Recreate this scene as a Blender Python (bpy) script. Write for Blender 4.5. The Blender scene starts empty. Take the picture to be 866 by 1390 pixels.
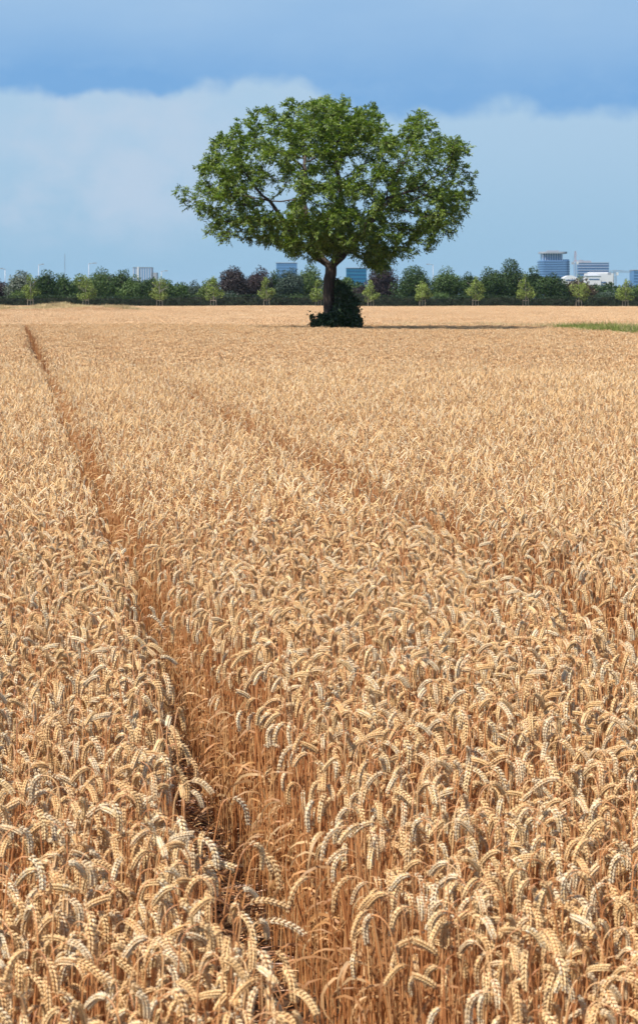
import bpy, math, random
import numpy as np
from mathutils import Vector

SEED = 11
rng = np.random.default_rng(SEED)
random.seed(SEED)
scene = bpy.context.scene
COL = scene.collection

# ------------------------------------------------------------------ camera frame
F = 2528.0                      # focal length in photo pixels
EYE = 2.0
YAW = math.atan((433 - 18) / F)  # heading, clockwise from +Y (= direction of the wheel tracks)
fw = np.array([math.sin(YAW), math.cos(YAW)])
rt = np.array([math.cos(YAW), -math.sin(YAW)])

def lat(px, D):
    return (px - 433) / F * D
def zof(py, D):
    return EYE + (408 - py) / F * D
def W(b, a):                    # lateral b, forward a -> world x, y
    return b * rt[0] + a * fw[0], b * rt[1] + a * fw[1]
def at(px, D, z=0.0):
    x, y = W(lat(px, D), D)
    return Vector((x, y, z))

def smooth(e0, e1, x):
    t = np.clip((x - e0) / (e1 - e0), 0, 1)
    return t * t * (3 - 2 * t)

def terrain(x, y):
    x = np.asarray(x, float); y = np.asarray(y, float)
    a = x * fw[0] + y * fw[1]
    b = x * rt[0] + y * rt[1]
    z = 0.42 * smooth(95, 262, a)
    m = np.exp(-((a - 186) / 7.0) ** 2) * smooth(-17.2, -22, b) * (0.75 + 0.25 * smooth(-36, -26, b))
    z = z + 0.62 * m
    z = z + 0.10 * np.exp(-((b - 12.4) / 1.5) ** 2) * smooth(95, 84, a) * smooth(30, 50, a)
    z = z + 0.03 * np.sin(a * 0.11 + b * 0.05) * smooth(18, 60, a) + 0.03 * np.sin(b * 0.21 - a * 0.037) * smooth(18, 60, a)
    return z

# ------------------------------------------------------------------ helpers
def tag(o, label=None, cat=None, group=None, kind=None):
    if label: o['label'] = label
    if cat: o['category'] = cat
    if group: o['group'] = group
    if kind: o['kind'] = kind
    return o

def empty(name, loc, rz=0.0):
    o = bpy.data.objects.new(name, None)
    COL.objects.link(o)
    o.location = loc
    o.rotation_euler = (0, 0, rz)
    o.empty_display_size = 0.5
    return o

def raw_mesh(name, V, loops, starts, mats=(), mi=None, smooth_=False):
    me = bpy.data.meshes.new(name)
    V = np.asarray(V, np.float32)
    loops = np.asarray(loops, np.int32)
    starts = np.asarray(starts, np.int32)
    me.vertices.add(len(V)); me.vertices.foreach_set('co', V.ravel())
    me.loops.add(len(loops)); me.loops.foreach_set('vertex_index', loops)
    me.polygons.add(len(starts)); me.polygons.foreach_set('loop_start', starts)
    for m in mats: me.materials.append(m)
    if mi is not None: me.polygons.foreach_set('material_index', np.asarray(mi, np.int32))
    if smooth_: me.polygons.foreach_set('use_smooth', np.ones(len(starts), bool))
    me.update(calc_edges=True)
    me.validate()
    return me

class MB:
    """collects polygons, then becomes one mesh object"""
    def __init__(self):
        self.v = []; self.f = []; self.m = []
    def add(self, verts, faces, mat=0):
        n = len(self.v)
        self.v.extend([tuple(p) for p in verts])
        self.f.extend([tuple(i + n for i in f) for f in faces])
        self.m.extend([mat] * len(faces))
    def box(self, x0, x1, y0, y1, z0, z1, mat=0):
        v = [(x0,y0,z0),(x1,y0,z0),(x1,y1,z0),(x0,y1,z0),(x0,y0,z1),(x1,y0,z1),(x1,y1,z1),(x0,y1,z1)]
        self.add(v, [(3,2,1,0),(4,5,6,7),(0,1,5,4),(1,2,6,5),(2,3,7,6),(3,0,4,7)], mat)
    def prism(self, poly, z0, z1, mat=0):
        n = len(poly)
        v = [(x,y,z0) for x,y in poly] + [(x,y,z1) for x,y in poly]
        f = [tuple(range(n-1,-1,-1)), tuple(range(n,2*n))]
        f += [(i,(i+1)%n,(i+1)%n+n,i+n) for i in range(n)]
        self.add(v, f, mat)
    def tube(self, pts, rads, seg=6, mat=0, cap=True):
        pts = [Vector(p) for p in pts]
        rings = []
        up = None
        for i, p in enumerate(pts):
            if i == 0: t = pts[1] - pts[0]
            elif i == len(pts)-1: t = pts[-1] - pts[-2]
            else: t = pts[i+1] - pts[i-1]
            t.normalize()
            if up is None:
                up = Vector((1,0,0)) if abs(t.x) < 0.8 else Vector((0,1,0))
            up = (up - t * up.dot(t))
            if up.length < 1e-6: up = t.orthogonal()
            up.normalize()
            s = t.cross(up)
            rings.append([p + (up*math.cos(2*math.pi*k/seg) + s*math.sin(2*math.pi*k/seg)) * rads[i] for k in range(seg)])
        v = [q for r in rings for q in r]
        f = []
        for i in range(len(pts)-1):
            for k in range(seg):
                a = i*seg+k; b = i*seg+(k+1)%seg
                f.append((a, b, b+seg, a+seg))
        if cap:
            f.append(tuple(range(seg-1,-1,-1)))
            f.append(tuple(range((len(pts)-1)*seg, len(pts)*seg)))
        self.add(v, f, mat)
    def mesh(self, name, mats, sm=False):
        me = bpy.data.meshes.new(name)
        me.from_pydata(self.v, [], self.f)
        for m in mats: me.materials.append(m)
        me.polygons.foreach_set('material_index', self.m)
        if sm: me.polygons.foreach_set('use_smooth', [True]*len(self.f))
        me.update()
        return me
    def build(self, name, mats, parent=None, sm=False):
        if not isinstance(mats, (list, tuple)): mats = [mats]
        o = bpy.data.objects.new(name, self.mesh(name, mats, sm))
        COL.objects.link(o)
        if parent: o.parent = parent
        return o

# ------------------------------------------------------------------ materials
def new_mat(name):
    m = bpy.data.materials.new(name); m.use_nodes = True
    nt = m.node_tree; nt.nodes.clear()
    out = nt.nodes.new('ShaderNodeOutputMaterial')
    return m, nt, out
def N(nt, t, **kw):
    n = nt.nodes.new(t)
    for k, v in kw.items():
        if k == 'inp':
            for kk, vv in v.items(): n.inputs[kk].default_value = vv
        else: setattr(n, k, v)
    return n
def L(nt, a, b): nt.links.new(a, b)
def math_n(nt, op, a, b=None, c=None, clamp=False):
    n = nt.nodes.new('ShaderNodeMath'); n.operation = op; n.use_clamp = clamp
    for i, x in enumerate((a, b, c)):
        if x is None: continue
        if isinstance(x, (int, float)): n.inputs[i].default_value = x
        else: nt.links.new(x, n.inputs[i])
    return n.outputs[0]
def mixc(nt, f, a, b):
    n = nt.nodes.new('ShaderNodeMix'); n.data_type = 'RGBA'
    for i, x in ((0, f), (6, a), (7, b)):
        if isinstance(x, (int, float)): n.inputs[i].default_value = x
        elif isinstance(x, tuple): n.inputs[i].default_value = (*x, 1) if len(x) == 3 else x
        else: nt.links.new(x, n.inputs[i])
    return n.outputs[2]

def organic(name, c1, c2, c3, rough=0.6, trans=0.25, spec=0.3, bright=(0.75, 1.25), tcol=None, big=None, isl=0.6):
    """straw / leaf material: colour differs per blade (mesh island) and per plant (instance)"""
    m, nt, out = new_mat(name)
    geo = N(nt, 'ShaderNodeNewGeometry'); oi = N(nt, 'ShaderNodeObjectInfo')
    ri = geo.outputs['Random Per Island']; ro = oi.outputs['Random']
    f1 = math_n(nt, 'MULTIPLY', math_n(nt, 'FRACT', math_n(nt, 'ADD', math_n(nt, 'MULTIPLY', ro, 7.31), math_n(nt, 'MULTIPLY', ri, isl))), 1.0)
    ramp = N(nt, 'ShaderNodeValToRGB')
    ramp.color_ramp.elements[0].color = (*c1, 1); ramp.color_ramp.elements[1].color = (*c3, 1)
    e = ramp.color_ramp.elements.new(0.5); e.color = (*c2, 1)
    L(nt, f1, ramp.inputs[0])
    v = math_n(nt, 'MULTIPLY_ADD', math_n(nt, 'FRACT', math_n(nt, 'MULTIPLY', ri, 13.7)), bright[1]-bright[0], bright[0])
    if big is not None:
        tc = N(nt, 'ShaderNodeNewGeometry')
        nz = N(nt, 'ShaderNodeTexNoise', inp={'Scale': big[0], 'Detail': 2.0})
        L(nt, tc.outputs['Position'], nz.inputs['Vector'])
        v = math_n(nt, 'MULTIPLY', v, math_n(nt, 'MULTIPLY_ADD', nz.outputs[0], big[1], 1 - big[1]*0.5))
    vm = N(nt, 'ShaderNodeVectorMath', operation='SCALE'); L(nt, ramp.outputs[0], vm.inputs[0]); L(nt, v, vm.inputs['Scale'])
    b = N(nt, 'ShaderNodeBsdfPrincipled', inp={'Roughness': rough, 'Specular IOR Level': spec})
    L(nt, vm.outputs[0], b.inputs['Base Color'])
    if trans > 0:
        tr = N(nt, 'ShaderNodeBsdfTranslucent')
        if tcol:
            mm = N(nt, 'ShaderNodeVectorMath', operation='MULTIPLY'); L(nt, vm.outputs[0], mm.inputs[0]); mm.inputs[1].default_value = tcol
            L(nt, mm.outputs[0], tr.inputs[0])
        else: L(nt, vm.outputs[0], tr.inputs[0])
        ms = N(nt, 'ShaderNodeMixShader', inp={0: trans})
        L(nt, b.outputs[0], ms.inputs[1]); L(nt, tr.outputs[0], ms.inputs[2]); L(nt, ms.outputs[0], out.inputs[0])
    else: L(nt, b.outputs[0], out.inputs[0])
    return m

def plain(name, c, rough=0.6, metal=0.0, spec=0.5, noise=0.0, scale=3.0, bump=0.0):
    m, nt, out = new_mat(name)
    b = N(nt, 'ShaderNodeBsdfPrincipled', inp={'Roughness': rough, 'Metallic': metal, 'Specular IOR Level': spec, 'Base Color': (*c, 1)})
    if noise > 0 or bump > 0:
        tc = N(nt, 'ShaderNodeTexCoord')
        nz = N(nt, 'ShaderNodeTexNoise', inp={'Scale': scale, 'Detail': 5.0})
        L(nt, tc.outputs['Object'], nz.inputs['Vector'])
        lo = tuple(x*(1-noise) for x in c); hi = tuple(min(1, x*(1+noise)) for x in c)
        L(nt, mixc(nt, nz.outputs[0], lo, hi), b.inputs['Base Color'])
        if bump > 0:
            bp = N(nt, 'ShaderNodeBump', inp={'Strength': 0.8, 'Distance': bump}); L(nt, nz.outputs[0], bp.inputs['Height']); L(nt, bp.outputs[0], b.inputs['Normal'])
    L(nt, b.outputs[0], out.inputs[0])
    return m

M = {}
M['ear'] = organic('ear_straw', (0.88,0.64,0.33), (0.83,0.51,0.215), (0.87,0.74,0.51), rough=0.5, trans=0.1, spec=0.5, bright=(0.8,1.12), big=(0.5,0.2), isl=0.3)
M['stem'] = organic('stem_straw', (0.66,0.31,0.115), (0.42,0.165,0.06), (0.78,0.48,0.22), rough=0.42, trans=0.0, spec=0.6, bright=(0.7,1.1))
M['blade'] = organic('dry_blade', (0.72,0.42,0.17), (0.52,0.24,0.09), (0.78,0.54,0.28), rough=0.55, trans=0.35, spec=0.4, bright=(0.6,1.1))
M['ear_far'] = organic('ear_straw_far', (0.90,0.63,0.335), (0.86,0.53,0.235), (0.88,0.71,0.45), rough=0.6, trans=0.1, spec=0.3, bright=(0.66,1.08), big=(0.06,0.2))
M['ear_far2'] = organic('ear_straw_beyond', (0.88,0.60,0.34), (0.83,0.52,0.25), (0.88,0.69,0.44), rough=0.6, trans=0.1, spec=0.3, bright=(0.78,1.1), big=(0.05,0.15))
M['dry'] = organic('dry_grass', (0.80,0.62,0.36), (0.68,0.50,0.26), (0.62,0.52,0.26), rough=0.6, trans=0.25, bright=(0.75,1.1))
M['grass'] = organic('verge_grass', (0.20,0.27,0.05), (0.36,0.36,0.10), (0.14,0.20,0.04), rough=0.5, trans=0.35, bright=(0.75,1.3))
def soil():
    m, nt, out = new_mat('soil')
    tc = N(nt, 'ShaderNodeNewGeometry')
    n1 = N(nt, 'ShaderNodeTexNoise', inp={'Scale': 9.0, 'Detail': 8.0}); L(nt, tc.outputs['Position'], n1.inputs['Vector'])
    n2 = N(nt, 'ShaderNodeTexNoise', inp={'Scale': 0.02, 'Detail': 3.0}); L(nt, tc.outputs['Position'], n2.inputs['Vector'])
    c = mixc(nt, n1.outputs[0], (0.05,0.028,0.017), (0.12,0.065,0.036))
    # beyond the fields the land is meadow
    ln = N(nt, 'ShaderNodeVectorMath', operation='LENGTH'); L(nt, tc.outputs['Position'], ln.inputs[0])
    f = math_n(nt, 'MULTIPLY', math_n(nt, 'SUBTRACT', ln.outputs['Value'], 262.0), 0.1, clamp=True)
    g = mixc(nt, n2.outputs[0], (0.05,0.09,0.03), (0.16,0.17,0.06))
    b = N(nt, 'ShaderNodeBsdfPrincipled', inp={'Roughness': 0.95, 'Specular IOR Level': 0.1})
    L(nt, mixc(nt, f, c, g), b.inputs['Base Color'])
    bp = N(nt, 'ShaderNodeBump', inp={'Strength': 1.0, 'Distance': 0.03}); L(nt, n1.outputs[0], bp.inputs['Height']); L(nt, bp.outputs[0], b.inputs['Normal'])
    L(nt, b.outputs[0], out.inputs[0])
    return m
M['soil'] = soil()
def bark(name, c1, c2, sc=6.0):
    m, nt, out = new_mat(name)
    tc = N(nt, 'ShaderNodeTexCoord')
    mp = N(nt, 'ShaderNodeMapping', inp={'Scale': (1, 1, 0.22)}); L(nt, tc.outputs['Object'], mp.inputs[0])
    nz = N(nt, 'ShaderNodeTexNoise', inp={'Scale': sc*2, 'Detail': 8.0, 'Distortion': 0.6}); L(nt, mp.outputs[0], nz.inputs['Vector'])
    vo = N(nt, 'ShaderNodeTexVoronoi', feature='DISTANCE_TO_EDGE', inp={'Scale': sc}); L(nt, mp.outputs[0], vo.inputs['Vector'])
    h = math_n(nt, 'ADD', math_n(nt, 'MULTIPLY', vo.outputs[0], 1.4, clamp=True), math_n(nt, 'MULTIPLY', nz.outputs[0], 0.5))
    b = N(nt, 'ShaderNodeBsdfPrincipled', inp={'Roughness': 0.9, 'Specular IOR Level': 0.2})
    L(nt, mixc(nt, h, c1, c2), b.inputs['Base Color'])
    bp = N(nt, 'ShaderNodeBump', inp={'Strength': 1.0, 'Distance': 0.03}); L(nt, h, bp.inputs['Height']); L(nt, bp.outputs[0], b.inputs['Normal'])
    L(nt, b.outputs[0], out.inputs[0])
    return m
M['bark'] = bark('walnut_bark', (0.045,0.033,0.027), (0.13,0.10,0.08))
M['bark_pale'] = plain('young_bark', (0.30,0.27,0.22), 0.85, noise=0.3, scale=8)
M['stake'] = plain('stake_wood', (0.38,0.31,0.22), 0.85, noise=0.3, scale=6)
M['walnut'] = organic('walnut_leaves', (0.080,0.145,0.020), (0.135,0.20,0.028), (0.20,0.25,0.050), rough=0.45, trans=0.30, spec=0.35, bright=(0.6,1.35), tcol=(1.3,1.5,0.5), big=(1.1,0.5))
M['ivy'] = organic('ivy_leaves', (0.018,0.042,0.012), (0.032,0.068,0.016), (0.06,0.10,0.024), rough=0.35, trans=0.08, spec=0.4, bright=(0.6,1.3))
LEAFC = {
 'dark':   ((0.026,0.056,0.014),(0.042,0.082,0.018),(0.066,0.112,0.024)),
 'mid':    ((0.055,0.105,0.024),(0.085,0.145,0.032),(0.125,0.175,0.045)),
 'bright': ((0.090,0.145,0.028),(0.130,0.185,0.038),(0.16,0.205,0.055)),
 'maroon': ((0.036,0.026,0.030),(0.055,0.034,0.036),(0.070,0.055,0.045)),
 'rust':   ((0.080,0.050,0.035),(0.075,0.070,0.030),(0.11,0.065,0.045)),
 'blue':   ((0.045,0.075,0.050),(0.070,0.105,0.075),(0.095,0.13,0.09)),
 'young':  ((0.19,0.26,0.045),(0.24,0.31,0.06),(0.28,0.32,0.08)),
 'silver': ((0.05,0.075,0.035),(0.10,0.13,0.075),(0.32,0.34,0.27)),
 'hedge':  ((0.020,0.040,0.016),(0.034,0.062,0.020),(0.06,0.095,0.030)),
}
for k, v in LEAFC.items():
    M[k] = organic('leaves_' + k, *v, rough=0.5, trans=0.22, spec=0.3, bright=(0.6,1.35))

# ------------------------------------------------------------------ instancing (only for the crop and the grass)
def gn_group(name, coll):
    ng = bpy.data.node_groups.new(name, 'GeometryNodeTree')
    ng.interface.new_socket('Geometry', in_out='INPUT', socket_type='NodeSocketGeometry')
    ng.interface.new_socket('Geometry', in_out='OUTPUT', socket_type='NodeSocketGeometry')
    gi = ng.nodes.new('NodeGroupInput'); go = ng.nodes.new('NodeGroupOutput')
    ci = ng.nodes.new('GeometryNodeCollectionInfo')
    ci.inputs['Collection'].default_value = coll
    ci.inputs['Separate Children'].default_value = True
    ci.inputs['Reset Children'].default_value = True
    ip = ng.nodes.new('GeometryNodeInstanceOnPoints')
    ip.inputs['Pick Instance'].default_value = True
    def na(nm, t):
        n = ng.nodes.new('GeometryNodeInputNamedAttribute'); n.data_type = t; n.inputs[0].default_value = nm
        return n.outputs[0]
    e = ng.nodes.new('FunctionNodeEulerToRotation')
    ng.links.new(gi.outputs[0], ip.inputs['Points'])
    ng.links.new(ci.outputs[0], ip.inputs['Instance'])
    ng.links.new(na('vi', 'INT'), ip.inputs['Instance Index'])
    ng.links.new(na('rot', 'FLOAT_VECTOR'), e.inputs[0]); ng.links.new(e.outputs[0], ip.inputs['Rotation'])
    ng.links.new(na('scl', 'FLOAT_VECTOR'), ip.inputs['Scale'])
    ng.links.new(ip.outputs[0], go.inputs[0])
    return ng

def scatter(name, P, rot, scl, vi, sources):
    coll = bpy.data.collections.new(name + '_kinds')
    for i, me in enumerate(sources):
        o = bpy.data.objects.new('%s_kind_%02d' % (name, i), me)
        coll.objects.link(o)
    me = bpy.data.meshes.new(name)
    n = len(P)
    me.vertices.add(n); me.vertices.foreach_set('co', np.asarray(P, np.float32).ravel())
    a = me.attributes.new('vi', 'INT', 'POINT'); a.data.foreach_set('value', np.asarray(vi, np.int32))
    a = me.attributes.new('rot', 'FLOAT_VECTOR', 'POINT'); a.data.foreach_set('vector', np.asarray(rot, np.float32).ravel())
    a = me.attributes.new('scl', 'FLOAT_VECTOR', 'POINT'); a.data.foreach_set('vector', np.asarray(scl, np.float32).ravel())
    me.update()
    return me, coll

def scatter_obj(name, layers, label, cat, kind='stuff'):
    """layers: list of (P, rot, scl, vi, sources): all become ONE object"""
    Ps, Rs, Ss, Vs = [], [], [], []; srcs = []
    for (P, R_, S_, V_, so) in layers:
        Ps.append(P); Rs.append(R_); Ss.append(S_); Vs.append(np.asarray(V_) + len(srcs)); srcs += so
    me, coll = scatter(name, np.concatenate(Ps), np.concatenate(Rs), np.concatenate(Ss), np.concatenate(Vs), srcs)
    o = bpy.data.objects.new(name, me); COL.objects.link(o)
    md = o.modifiers.new('scatter', 'NODES'); md.node_group = gn_group(name + '_scatter', coll)
    tag(o, label, cat, kind=kind)
    return o

# ------------------------------------------------------------------ wheat plants
def frame_path(H, lean, th_end, arcL, earL, az_wob, r):
    """points and tangents (in the XZ plane, slight Y wobble). returns stem pts, ear pts"""
    pts = [np.zeros(3)]
    ang = lean
    nst = 5
    zst = H
    for i in range(nst):
        ang = lean * (0.4 + 0.9 * i / nst)
        st = zst / nst
        pts.append(pts[-1] + np.array([math.sin(ang) * st, az_wob * st * 0.15 * math.sin(i * 1.3), math.cos(ang) * st]))
    stem = list(pts)
    a0 = ang; a1 = th_end * 0.50; a2 = th_end
    k = 6
    for i in range(1, k + 1):
        t = i / k
        ang = a0 + (a1 - a0) * (t ** 1.6)
        stem.append(stem[-1] + np.array([math.sin(ang), az_wob * 0.1, math.cos(ang)]) * arcL / k)
    ear = [stem[-1]]
    k = 10; 
    angs = []
    for i in range(1, k + 1):
        t = i / k
        ang = a1 + (a2 - a1) * (1 - (1 - t) ** 2.3)
        angs.append(ang)
        ear.append(ear[-1] + np.array([math.sin(ang), az_wob * 0.16, math.cos(ang)]) * earL / k)
    return np.array(stem), np.array(ear)

def interp_path(P, t):
    n = len(P) - 1
    x = min(max(t, 0), 1) * n
    i = min(int(x), n - 1); f = x - i
    p = P[i] * (1 - f) + P[i + 1] * f
    a = P[i + 1] - P[i]
    return p, a / np.linalg.norm(a)

def floret(mb, p, d, side, nrm, ln, wd, seg=5, mat=0, rings=((0.0,0.35),(0.3,1.0),(0.65,0.78),(1.0,0.0))):
    """small pointed husk starting at p along d"""
    v = []; f = []
    d = d / np.linalg.norm(d)
    s = side - d * side.dot(d); s /= np.linalg.norm(s)
    n = np.cross(d, s)
    idx = []
    for (t, r) in rings:
        if r == 0:
            idx.append([len(v)]); v.append(p + d * ln * t)
        else:
            row = []
            for k in range(seg):
                a = 2 * math.pi * k / seg
                row.append(len(v)); v.append(p + d * ln * t + (s * math.cos(a) * wd * r * 0.5 + n * math.sin(a) * wd * r * 0.42))
            idx.append(row)
    for i in range(len(idx) - 1):
        A, B = idx[i], idx[i + 1]
        for k in range(seg):
            k2 = (k + 1) % seg
            if len(B) == 1: f.append((A[k], A[k2], B[0]))
            else: f.append((A[k], A[k2], B[k2], B[k]))
    mb.add(v, f, mat)

def strip(mb, pts, w, nrm, mat=2):
    v = []; f = []
    n = len(pts)
    for i, p in enumerate(pts):
        t = i / (n - 1)
        if i < n - 1: d = pts[i + 1] - p
        d = d / (np.linalg.norm(d) + 1e-9)
        tw = nrm + 0.8 * np.array([math.sin(4 * t), math.cos(5 * t), 0.3])
        s = np.cross(d, tw); s /= (np.linalg.norm(s) + 1e-9)
        ww = w * (0.35 + 0.65 * math.sin(math.pi * min(1, t * 0.9 + 0.12)))
        v += [p - s * ww / 2, p + s * ww / 2]
    for i in range(n - 1):
        f.append((2*i, 2*i+1, 2*i+3, 2*i+2))
    mb.add(v, f, mat)

def wheat_parts(r, lod, th=None, H=None, lean=None, earL=None):
    H = H if H else r.uniform(0.68, 0.79)
    lean = lean if lean is not None else abs(r.normal(0.05, 0.06))
    th = th if th is not None else math.radians(r.choice([r.uniform(60, 110), r.uniform(130, 165), r.uniform(165, 192), r.uniform(15, 60)], p=[0.05, 0.17, 0.74, 0.04]))
    arcL = r.uniform(0.035, 0.065)
    earL = earL if earL else r.uniform(0.052, 0.075)
    stem, ear = frame_path(H, lean, th, arcL, earL, r.normal(0, 0.6), r)
    ms = MB(); me_ = MB(); ml = []
    if lod == 0:
        fat = r.uniform(0.74, 0.95)
        rad = np.concatenate([np.linspace(0.0019, 0.0015, 6), np.linspace(0.0013, 0.0009, len(stem) - 6)])
        rad[2] *= 1.35; rad[4] *= 1.35
        ms.tube(stem, rad, seg=4, cap=False, mat=1)
        ms.tube(ear, [0.0016] * len(ear), seg=4, cap=False, mat=1)
        nn = 18
        for i in range(nn):
            t = 0.02 + 0.93 * i / nn
            p, d = interp_path(ear, t)
            yv = np.array([0, 1.0, 0]); nv = np.cross(d, yv); nv /= np.linalg.norm(nv)
            tw = 0.5 + 0.5 * t
            s1 = yv * math.cos(tw) + nv * math.sin(tw); s2 = np.cross(d, s1)
            sd = 1 if i % 2 else -1
            sz = 1.0 - 0.45 * max(0, t - 0.7) / 0.3 - 0.35 * max(0, 0.12 - t) / 0.12
            for q in (-1, 0, 1) if i % 2 == 0 or True else (0,):
                if q == 0:
                    floret(me_, p + s1 * sd * 0.0030, d + s1 * sd * 0.42, s2, None, 0.0110 * sz, 0.0052 * sz * fat, seg=5)
                else:
                    floret(me_, p + s1 * sd * 0.0015 + s2 * q * 0.0018, d + s1 * sd * 0.22 + s2 * q * 0.42, s1, None, 0.0102 * sz, 0.0047 * sz * fat, seg=5)
            if r.random() < 0.8:   # short awn
                b = p + (d + s1 * sd * 0.5) * 0.011
                strip(me_, np.array([b, b + (d + s1 * sd * 0.6) * r.uniform(0.003, 0.012)]), 0.0006, s2, mat=0)
        for _ in range(r.integers(2, 5)):
            t0 = r.uniform(0.25, 0.85) * H
            base = np.array([math.sin(lean) * t0, 0, t0]); az = r.uniform(0, 2 * math.pi)
            ln = r.uniform(0.10, 0.22); el = r.uniform(0.3, 1.3)
            pts = [base]; 
            for k in range(7):
                el -= r.uniform(0.25, 0.6)
                az += r.normal(0, 0.25)
                pts.append(pts[-1] + np.array([math.cos(az) * math.cos(el), math.sin(az) * math.cos(el), math.sin(el)]) * ln / 7)
            ml.append(MB()); strip(ml[-1], np.array(pts), r.uniform(0.004, 0.008), np.array([math.cos(az + 1), math.sin(az + 1), 0.5]))
    elif lod == 1:
        st = stem[[0, 3, 5, 8, 11]]
        ms.tube(st, [0.0021, 0.0018, 0.0015, 0.0012, 0.0011], seg=3, cap=False, mat=1)
        nn = 14
        for i in range(nn):
            t = 0.0 + 0.95 * i / nn
            p, d = interp_path(ear, t)
            yv = np.array([0, 1.0, 0]); nv = np.cross(d, yv); nv /= np.linalg.norm(nv)
            sd = 1 if i % 2 else -1
            sz = 1.0 - 0.4 * max(0, t - 0.7) / 0.3
            floret(me_, p + yv * sd * 0.002, d + yv * sd * 0.35, nv, None, 0.0125 * sz, 0.0068 * sz, seg=4, rings=((0.0,0.5),(0.4,1.0),(1.0,0.0)))
        if r.random() < 0.95:
            t0 = r.uniform(0.45, 0.95) * H
            base = np.array([math.sin(lean) * t0, 0, t0]); az = r.uniform(0, 2 * math.pi)
            pts = [base]; el = 0.9
            for k in range(4):
                el -= 0.6
                pts.append(pts[-1] + np.array([math.cos(az) * math.cos(el), math.sin(az) * math.cos(el), math.sin(el)]) * 0.04)
            ml.append(MB()); strip(ml[-1], np.array(pts), 0.008, np.array([math.cos(az + 1), math.sin(az + 1), 0.5]))
    return [ms, me_] + ml

def merge(*mbs):
    o = MB()
    for m in mbs:
        n = len(o.v); o.v += m.v; o.f += [tuple(i + n for i in f) for f in m.f]; o.m += m.m
    return o

def tuft_mesh(name, r, n, size, lowz, mats, wide=1.0):
    """n coarse ears on short stems spread over a square; for the crop further off"""
    mb = MB()
    for _ in range(n):
        ox, oy = r.uniform(-size / 2, size / 2, 2)
        H = r.uniform(0.68, 0.80); th = math.radians(r.choice([r.uniform(70, 120), r.uniform(140, 185)], p=[0.08, 0.92]))
        stem, ear = frame_path(H, abs(r.normal(0.05, 0.05)), th, 0.045, r.uniform(0.055, 0.073), 0, r)
        a = r.normal(0.4, 1.6); ca, sa = math.cos(a), math.sin(a)
        R = lambda P: np.stack([P[:, 0] * ca - P[:, 1] * sa + ox, P[:, 0] * sa + P[:, 1] * ca + oy, P[:, 2]], 1)
        S = R(stem[[2, 5, 8, 11]]); S[0, 2] = lowz; S[0, :2] = S[1, :2] * 1.0
        E = R(ear[[0, 3, 6, 8, 10]])
        mb.tube(S, [0.0022 * wide] * 4, seg=3, cap=False, mat=1)
        mb.tube(E, [0.0032 * wide, 0.0048 * wide, 0.004 * wide, 0.0048 * wide, 0.002 * wide], seg=4, cap=False, mat=0)
    return mb.mesh(name, mats)

r0 = np.random.default_rng(5)
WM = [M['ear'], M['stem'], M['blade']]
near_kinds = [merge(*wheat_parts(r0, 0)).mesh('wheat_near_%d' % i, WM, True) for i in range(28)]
mid_kinds = [merge(*wheat_parts(r0, 1)).mesh('wheat_mid_%d' % i, WM, True) for i in range(20)]
far_kinds = [tuft_mesh('wheat_far_%d' % i, r0, 38, 0.27, 0.15, [M['ear_far'], M['stem']], 1.15) for i in range(8)]
vfar_kinds = [tuft_mesh('wheat_vfar_%d' % i, r0, 170, 1.1, 0.3, [M['ear_far'], M['stem']], 1.9) for i in range(6)]
beyond_kinds = [tuft_mesh('wheat_beyond_%d' % i, r0, 170, 1.1, 0.3, [M['ear_far2'], M['stem']], 1.9) for i in range(6)]

# wheel tracks: world X of left and right rim as a function of world Y
def track1(y):
    wob = 0.02 * np.sin(y * 0.9) + 0.015 * np.sin(y * 2.3 + 1)
    half = 0.180 - 0.048 * smooth(4.5, 9, y) - 0.035 * smooth(16, 34, y)
    c = 0.620 - 0.035 * smooth(4, 9, y)
    return c - half + wob, c + half + wob
def track2(y):
    wob = 0.03 * np.sin(y * 0.7 + 2) + 0.02 * np.sin(y * 1.9)
    h = 0.14 - 0.085 * smooth(16, 34, y)
    return 2.27 - h + wob, 2.27 + h + wob
def in_tracks(x, y, m=0.0):
    a, b = track1(y); c, d = track2(y)
    return ((x > a - m) & (x < b + m)) | ((x > c - m * 0.45) & (x < d + m * 0.45))

VERGE_NEAR = [(15.0,30),(13.2,44),(11.6,54),(10.9,66),(10.9,76.5),(10.2,89),(8.4,97),(4.95,97),(2.4,92),(-1.0,90)]
VERGE_FAR = [(-1.0,90.8),(2.2,94.2),(5,100),(9.6,101.5),(11.9,93),(12.9,79),(13.4,66),(14.4,54),(15.6,44),(17.5,30)]
VERGE = VERGE_NEAR + VERGE_FAR
BANK = [(-80,179),(-26,179),(-16.5,184),(-16.5,190),(-26,193),(-80,193)]
def inside(b, a, poly):
    res = np.zeros(len(b), bool)
    n = len(poly); j = n - 1
    for i in range(n):
        xi, yi = poly[i]; xj, yj = poly[j]
        cond = ((yi > a) != (yj > a)) & (b < (xj - xi) * (a - yi) / ((yj - yi) + 1e-12) + xi)
        res ^= cond
        j = i
    return res
BEYOND = VERGE_FAR + [(40,30),(90,262),(-90,262),(-90,92)]

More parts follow.
